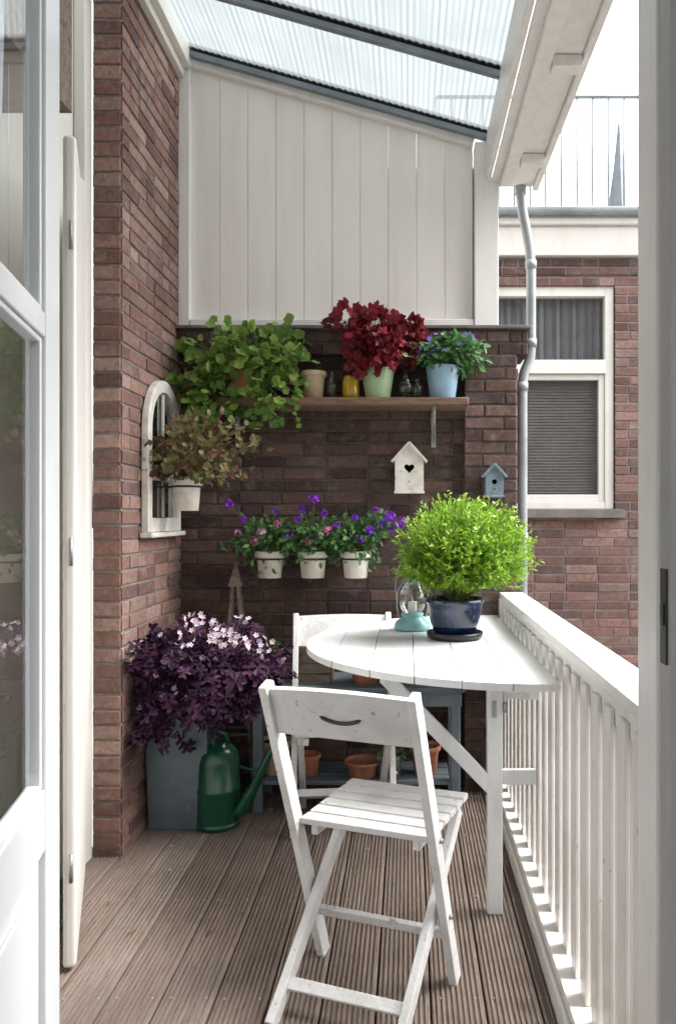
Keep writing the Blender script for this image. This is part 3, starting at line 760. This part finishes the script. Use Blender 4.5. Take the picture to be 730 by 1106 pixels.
for i in range(130):
    a = r.choice(cent)
    p = V((a[0] + r.gauss(0, .032), -.22 + r.uniform(-.10, .10), h + a[1] * .97 + r.gauss(0, .02)))
    fl.add(*t_flower(5, .17), col=jit((.74, .60, .70), r, .1), M=frame(p, rdir(r), V((0, -.7, .5)) + rdir(r) * .6, .024))
    if i % 2 == 0: st.tube([V((.05, -.03, h + .1)), V((p.x * .7, -.12, h + .2)), p], .0009, 4, col=(.3, .2, .2), caps=False)
lm.build("leaves", M_leafpur, e); st.build("stems", M_stem, e); fl.build("flowers", M_petal, e)

# --- watering can
e = empty("green_watering_can", (-.80, 3.36, 0))
mb = MB()
prof = [(0, 0), (.088, 0), (.095, .006), (.097, .02), (.093, .024), (.094, .03), (.092, .15), (.095, .155), (.095, .165), (.091, .17), (.089, .27), (.082, .31), (.060, .335), (.045, .34), (.045, .352), (.040, .352), (.040, .33), (0, .33)]
mb.lathe(prof, 40)
mb.tube([(.06, -.02, .05), (.11, -.035, .08), (.17, -.05, .19), (.225, -.065, .31), (.25, -.07, .36)], [.032, .028, .02, .015, .014], 16)
mb.lathe([(.014, 0), (.02, .01), (.036, .04), (.036, .046), (0, .05)], 20, M=Matrix.Translation((.25, -.07, .355)) @ Matrix.Rotation(.55, 4, 'Y'))
mb.tube([(.04, 0, .34), (.035, 0, .385), (.0, 0, .40), (-.05, 0, .395), (-.095, 0, .36), (-.12, 0, .30), (-.125, 0, .23), (-.11, 0, .17), (-.088, 0, .15)], .011, 12)
mb.tube([(.088, -.005, .25), (.13, -.03, .245), (.19, -.055, .25)], .006, 8)
mb.build("can_body", M_can, e)

# --- potting bench with things
e = empty("blue_grey_potting_bench")
mb = MB()
for k in range(4): mb.box((-.70, 3.46 + k * .092, .535), (.25, 3.46 + k * .092 + .088, .556))
mb.box((-.685, 3.475, .47), (.235, 3.495, .5345)); mb.box((-.685, 3.80, .47), (.235, 3.82, .5345))
for x in (-.68, .19):
    for y in (3.475, 3.775): mb.box((x, y + .021 if y < 3.6 else y - .02, 0), (x + .042, y + .06 if y < 3.6 else y + .02, .5345))
for k in range(3): mb.box((-.635, 3.50 + k * .1, .12), (.185, 3.50 + k * .1 + .085, .138))
mb.build("bench_frame", M_bench, e, bevel=.003)
def simplepot(name, loc, rt, rb, h, m, plant=None, tilt=None, soil=True):
    e = empty(name, loc)
    if tilt: e.rotation_euler = tilt
    potmesh(e, (0, 0, 0), rt, rb, h, m, soil=soil)
    if plant:
        lm = MB(); st = MB(); foliage(lm, st, (0, 0, h * .9), (0, 0, h * 1.15), (rt * 1.1, rt * 1.1, h * .5), 90, .03, t_lance(.3), (.04, .12, .02), (.16, .28, .06), plant, stems=4)
        lm.build("leaves", M_leaf, e); st.build("stems", M_stem, e)
simplepot("terracotta_pot", (-.20, 3.58, .139), .085, .06, .07, M_terra, soil=False)
simplepot("terracotta_pot.001", (-.08, 3.56, .139), .06, .045, .10, M_bench, plant=5)
simplepot("terracotta_pot.002", (-.60, 3.62, .139), .075, .055, .15, M_sand)
simplepot("terracotta_pot.003", (-.45, 3.60, .139), .06, .045, .09, M_terra, soil=False)
simplepot("terracotta_pot.004", (-.19, 3.56, .557), .07, .05, .07, M_terra, soil=False)
simplepot("terracotta_pot.005", (.08, 3.60, .139), .07, .05, .13, M_terra, soil=True)
simplepot("clay_pot_with_sprigs", (-.62, 3.66, .557), .06, .045, .11, M_sand, plant=8)
simplepot("clay_pot_with_sprigs.001", (-.03, 3.68, .557), .055, .04, .10, M_terra, plant=9)
e = empty("wooden_crate", (-.46, 3.62, .557))
mb = MB()
for k in range(3): mb.box((-.12, -.09, k * .048), (.12, -.078, k * .048 + .042)); mb.box((-.12, .078, k * .048), (.12, .09, k * .048 + .042))
for k in range(3): mb.box((-.12, -.0775, k * .048), (-.109, .0775, k * .048 + .042)); mb.box((.109, -.0775, k * .048), (.12, .0775, k * .048 + .042))
mb.box((-.108, -.0775, 0), (.108, .0775, .008)); mb.build("slats", M_dkwood, e, bevel=.002)
e = empty("wooden_plant_obelisk", (-.80, 3.72, 0))
mb = MB()
for sx, sy in ((-1, -1), (1, -1), (1, 1), (-1, 1)): mb.bar((sx * .10, sy * .08, 0), (sx * .012, sy * .012, .98), .014, .014)
for z in (.3, .55, .8):
    q = .1 - .09 * z / 1.0
    for a, b in (((-q, -q), (q, -q)), ((q, -q), (q, q)), ((q, q), (-q, q)), ((-q, q), (-q, -q))): mb.bar((a[0], a[1] * .85, z), (b[0], b[1] * .85, z), .01, .016, side=(0, 0, 1))
mb.box((-.03, -.03, .975), (.03, .03, .99))
mb.add([(-.027, -.027, .99), (.027, -.027, .99), (.027, .027, .99), (-.027, .027, .99), (0, 0, 1.10)], [(0, 1, 4), (1, 2, 4), (2, 3, 4), (3, 0, 4), (3, 2, 1, 0)])
mb.build("obelisk_frame", M_dkwood, e, bevel=.001)

lm = MB(); r = random.Random(77)
for i in range(46):
    x = r.uniform(-1.15, .33); y = r.uniform(2.0, 3.5)
    if r.random() < .5: x = r.gauss(-.85, .2); y = r.gauss(3.05, .2)
    if x < -1.08: continue
    c = r.choice([(.12, .05, .10), (.3, .22, .08), (.16, .2, .05), (.5, .4, .45), (.2, .11, .05)])
    lm.add(*t_lance(.3), col=c, M=frame(V((x, y, .006)), V((r.uniform(-1, 1), r.uniform(-1, 1), 0)), Z + rdir(r) * .2, r.uniform(.01, .026)))
lm.build("fallen_leaves", M_leaf)

# ------------------------------------------------------------------ neighbour building
NY = 5.5
e = brick_wall("neighbour_brick_building", (0.0, NY, 0), (1, 0, 0), (0, -1, 0), 4.6, -3.0, 3.08, openings=[(.50, 1.43, 1.352, 2.90)], pal=PAL_N, bm_=M_brick_n, mm_=M_mort_n, seed=12, thick=.25, course=.062, L=.22)
brick_wall("x", (0.0, NY - .012, 0), (1, 0, 0), (0, -1, 0), 4.6, 2.965, 3.08, pal=PAL_B, bm_=M_brick_n, mm_=M_mort_n, seed=13, thick=.01, course=.057, L=.22, parent=e)
mb = MB(); mb.box((-.1, NY - .06, 3.085), (4.7, NY + .25, 3.285)); mb.box((-.1, NY - .10, 3.286), (4.7, NY + 4, 3.33)); mb.build("fascia", M_cream, e, bevel=.006)
mb = MB(); mb.tube([(-.1, NY - .14, 3.36), (4.7, NY - .14, 3.36)], .028, 14); mb.box((-.1, NY - .12, 3.331), (4.7, NY - .09, 3.375)); mb.build("gutter_pipe", M_pipe, e)
mb = MB(); mb.box((.44, NY - .07, 1.29), (1.48, NY + .1, 1.350)); mb.build("sill", M_sill, e, bevel=.005)
mb = MB()
a, b, z0, z1 = .503, 1.427, 1.353, 2.897; y0 = NY + .02; y1 = NY + .09
mb.box((a, y0, z0), (a + .06, y1, z1)); mb.box((b - .06, y0, z0), (b, y1, z1)); mb.box((a + .0605, y0, z1 - .07), (b - .0605, y1, z1)); mb.box((a + .0605, y0, z0), (b - .0605, y1, z0 + .05))
mb.box((a + .0605, y0 - .015, 2.29), (b - .0605, y1, 2.385))
mb.box((b - .10, y0 + .015, z0 + .051), (b - .061, y1 - .01, 2.289)); mb.box((a + .061, y0 + .015, z0 + .051), (a + .10, y1 - .01, 2.289)); mb.box((a + .1005, y0 + .015, z0 + .051), (b - .1005, y1 - .01, z0 + .10)); mb.box((a + .1005, y0 + .015, 2.25), (b - .1005, y1 - .01, 2.289))
mb.build("window_frame", M_cream, e, bevel=.004)
mb = MB(); yg = y0 + .045
mb.quad((a + .061, yg, 2.386), (b - .061, yg, 2.386), (b - .061, yg, z1 - .071), (a + .061, yg, z1 - .071)); mb.quad((a + .101, yg, z0 + .101), (b - .101, yg, z0 + .101), (b - .101, yg, 2.249), (a + .101, yg, 2.249)); mb.build("window_glass", M_glassn, e)
mb = MB(); n = 120; vs = []; fs = []
for i in range(n + 1):
    x = .5 + .93 * i / n; y = NY + .14 + .018 * math.sin(i * .85) + .008 * math.sin(i * 2.1)
    vs += [(x, y, 2.30), (x, y, 2.9)]
for i in range(n): fs.append((2 * i, 2 * i + 2, 2 * i + 3, 2 * i + 1))
mb.add(vs, fs, smooth=True); mb.build("curtain", M_greycurt, e)
mb = MB(); z = 1.37
while z < 2.3: mb.bar((.52, NY + .12, z), (1.41, NY + .12, z), .024, .002, side=(0, 1, 1.8)); z += .021
mb.build("venetian_blind", M_blind, e)
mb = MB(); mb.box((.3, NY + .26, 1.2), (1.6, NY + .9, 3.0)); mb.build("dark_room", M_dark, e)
mb = MB(); mb.box((0, NY + .26, -3), (.28, NY + 4, 3.28)); mb.box((1.62, NY + .26, -3), (4.6, NY + 4, 3.28)); mb.build("building_mass", M_mort_n, e)
e = empty("roof_terrace_railing")
mb = MB(); x = .2
while x < 4.6: mb.tube([(x, NY + .1, 3.33), (x, NY + .1, 4.25)], .007, 6); x += .11
mb.tube([(.2, NY + .1, 4.25), (4.6, NY + .1, 4.25)], .013, 8); mb.tube([(.2, NY + .1, 3.42), (4.6, NY + .1, 3.42)], .010, 8)
mb.build("bars", M_alu, e)

e = empty("church_tower", (15.9, 60, -3))
mb = MB(); mb.box((-2.2, -2.2, 0), (2.2, 2.2, 19)); mb.box((-2.4, -2.4, 19), (2.4, 2.4, 19.5)); mb.build("tower", M_stone, e)
mb = MB(); mb.lathe([(1.9, 19.5), (1.45, 21.5), (1.0, 26.5), (.95, 26.6), (.42, 30.5), (.06, 34), (.03, 35.4)], 8, smooth=False); mb.build("spire", M_slate, e)

mb = MB(); mb.add([(-300, -300, -3.0), (300, -300, -3.0), (300, 300, -3.0), (-300, 300, -3.0)], [(0, 1, 2, 3)]); mb.build("ground", M_ground)

# ------------------------------------------------------------------ house facade and room the camera looks out of
e = empty("house_facade")
mb = MB()
mb.box((-1.6, 1.3, -3), (-1.25, 1.42, 6)); mb.box((.51, 1.30, -3), (2.6, 1.42, 4)); mb.box((-1.249, 1.30, 2.75), (.509, 1.42, 4))
mb.build("facade_wall", M_mort_l, e)
mb = MB(); mb.box((-1.6, 1.421, -3), (-1.245, 3.04, 3.6)); mb.build("side_wall", M_cream, e)
mb = MB(); mb.box((-1.244, 2.97, 0), (-1.201, 3.039, 3.5)); mb.box((-1.244, 2.9, 2.45), (-1.20, 2.969, 2.55)); mb.build("door_post", M_cream, e, bevel=.004)
mb = MB(); mb.box((-1.244, 1.5, 2.45), (-.955, 2.27, 3.39)); mb.build("lintel_boards", M_dkwood, e)
mb = MB(); mb.box((-1.7, -2.2, -.1), (2.1, 1.299, -.001)); mb.build("room_floor", M_roomfloor, e)
mb = MB(); mb.box((-1.8, -2.2, 0), (-1.7, 1.299, 2.75)); mb.box((2.1, -2.2, 0), (2.2, 1.299, 2.75)); mb.box((-1.8, -2.2, 2.751), (2.2, 1.299, 2.85)); mb.box((-1.699, 1.26, 0), (-1.25, 1.2995, 2.75)); mb.box((.51, 1.26, 0), (2.099, 1.2995, 2.75))
mb.box((-1.8, -2.3, 0), (2.2, -2.201, .9))
mb.build("room_walls", M_room, e)

e = empty("folded_door_leaf")
mb = MB(); mb.bar((-.962, 2.27, 1.2), (-1.19, 2.90, 1.2), 2.38, .036, side=(0, 0, 1)); mb.build("leaf", M_cream, e, bevel=.012, seg=3)
mb = MB()
for z in (.3, 1.2, 2.1): mb.tube([(-.955, 2.262, z - .04), (-.955, 2.262, z + .04)], .006, 8)
mb.build("hinges", M_steel, e)

u = V((-.215, .9766, 0)).normalized(); Lw = .90; E_ = V((-.763, 1.75, 0)); A = E_ - u * Lw
e = empty("glazed_balcony_door")
Mx = Matrix.Identity(4); Mx.col[0][:3] = u; Mx.col[1][:3] = V((-u.y, u.x, 0)); Mx.col[2][:3] = Z; Mx.translation = A
mb = MB()
mb.box((Lw - .13, 0, .005), (Lw, .045, 2.7), M=Mx); mb.box((0, 0, .005), (.12, .045, 2.7), M=Mx)
for z0, z1 in ((1.665, 1.715), (.62, .745), (.005, .12), (2.58, 2.699)): mb.box((.1205, .002, z0), (Lw - .1305, .043, z1), M=Mx)
mb.box((.1205, .014, .12), (Lw - .1305, .034, .62), M=Mx)
mb.box((.17, .007, .17), (Lw - .18, .0135, .57), M=Mx)
for z0, z1 in ((.746, 1.664), (1.716, 2.579)):
    mb.box((Lw - .145, .008, z0), (Lw - .1306, .036, z1), M=Mx); mb.box((.1206, .008, z0), (.135, .036, z1), M=Mx)
    mb.box((.1355, .008, z0), (Lw - .1455, .036, z0 + .012), M=Mx); mb.box((.1355, .008, z1 - .012), (Lw - .1455, .036, z1), M=Mx)
mb.build("door_frame", M_doorw, e, bevel=.003)
mb = MB()
for z0, z1 in ((.759, 1.651), (1.729, 2.566)): mb.quad((.136, .020, z0), (Lw - .146, .020, z0), (Lw - .146, .020, z1), (.136, .020, z1), M=Mx)
mb.build("glass_panes", M_glass, e)
mb = MB(); n = 90; vs = []; fs = []
for i in range(n + 1):
    x = .13 + .60 * i / n; y = .075 + .014 * math.sin(i * .7) + .006 * math.sin(i * 1.9)
    for z in (.75, 1.2, 1.6, 2.1, 2.56): vs.append((x + (2.56 - z) * -.09 * (i / n), y, z))
for i in range(n):
    for j in range(4): fs.append((5 * i + j, 5 * i + 5 + j, 5 * i + 6 + j, 5 * i + 1 + j))
mb.add(vs, fs, M=Mx, smooth=True); mb.build("curtain", M_curtain, e)

e = empty("right_door_frame")
mb = MB(); mb.box((.421, 1.35, -.1), (.508, 1.46, 2.749)); mb.box((.430, 1.461, -.1), (.50, 1.475, 2.749)); mb.build("jamb", M_white, e, bevel=.004)
mb = MB(); mb.box((.297, .90, 0.005), (.40, .94, 2.6)); mb.build("open_leaf_edge", M_leafedge, e, bevel=.003)
mb = MB(); mb.box((.2945, .91, 1.13), (.2968, .93, 1.24)); mb.box((.2925, .915, 1.175), (.2944, .925, 1.20)); mb.build("lock_plate", M_black, e)

# ------------------------------------------------------------------ light
w = bpy.data.worlds.new("World"); scene.world = w; w.use_nodes = True; nt = w.node_tree
bg = nt.nodes["Background"]
sky = nt.nodes.new('ShaderNodeTexSky'); sky.sky_type = 'NISHITA'; sky.sun_disc = False
EL = math.radians(52); ROT = math.radians(85)
sky.sun_elevation = EL; sky.sun_rotation = ROT; sky.air_density = 1.0; sky.dust_density = 6.0; sky.ozone_density = 1.0
hs = nt.nodes.new('ShaderNodeHueSaturation'); hs.inputs['Saturation'].default_value = .12; hs.inputs['Value'].default_value = 5.0
nt.links.new(sky.outputs[0], hs.inputs['Color']); nt.links.new(hs.outputs[0], bg.inputs[0]); bg.inputs[1].default_value = .15
sd = bpy.data.lights.new("sun", 'SUN'); sd.energy = 1.5; sd.angle = math.radians(30); sd.color = (1, .96, .9)
so = bpy.data.objects.new("sun", sd); COL.objects.link(so)
dirv = V((math.sin(ROT) * math.cos(EL), math.cos(ROT) * math.cos(EL), math.sin(EL)))
so.rotation_euler = dirv.to_track_quat('Z', 'Y').to_euler(); so.location = (6, 0, 10)

cam = bpy.data.cameras.new("camera"); co = bpy.data.objects.new("camera", cam); COL.objects.link(co)
co.location = (0, 0, 1.3); co.rotation_euler = (math.radians(90), 0, 0)
cam.sensor_width = 36; cam.lens = 28.0; cam.shift_x = -75 / 1106; cam.shift_y = 5 / 1106; cam.clip_start = .02; cam.clip_end = 1000
scene.camera = co
scene.view_settings.view_transform = 'Standard'; scene.view_settings.look = 'None'; scene.view_settings.exposure = 0; scene.view_settings.gamma = 1
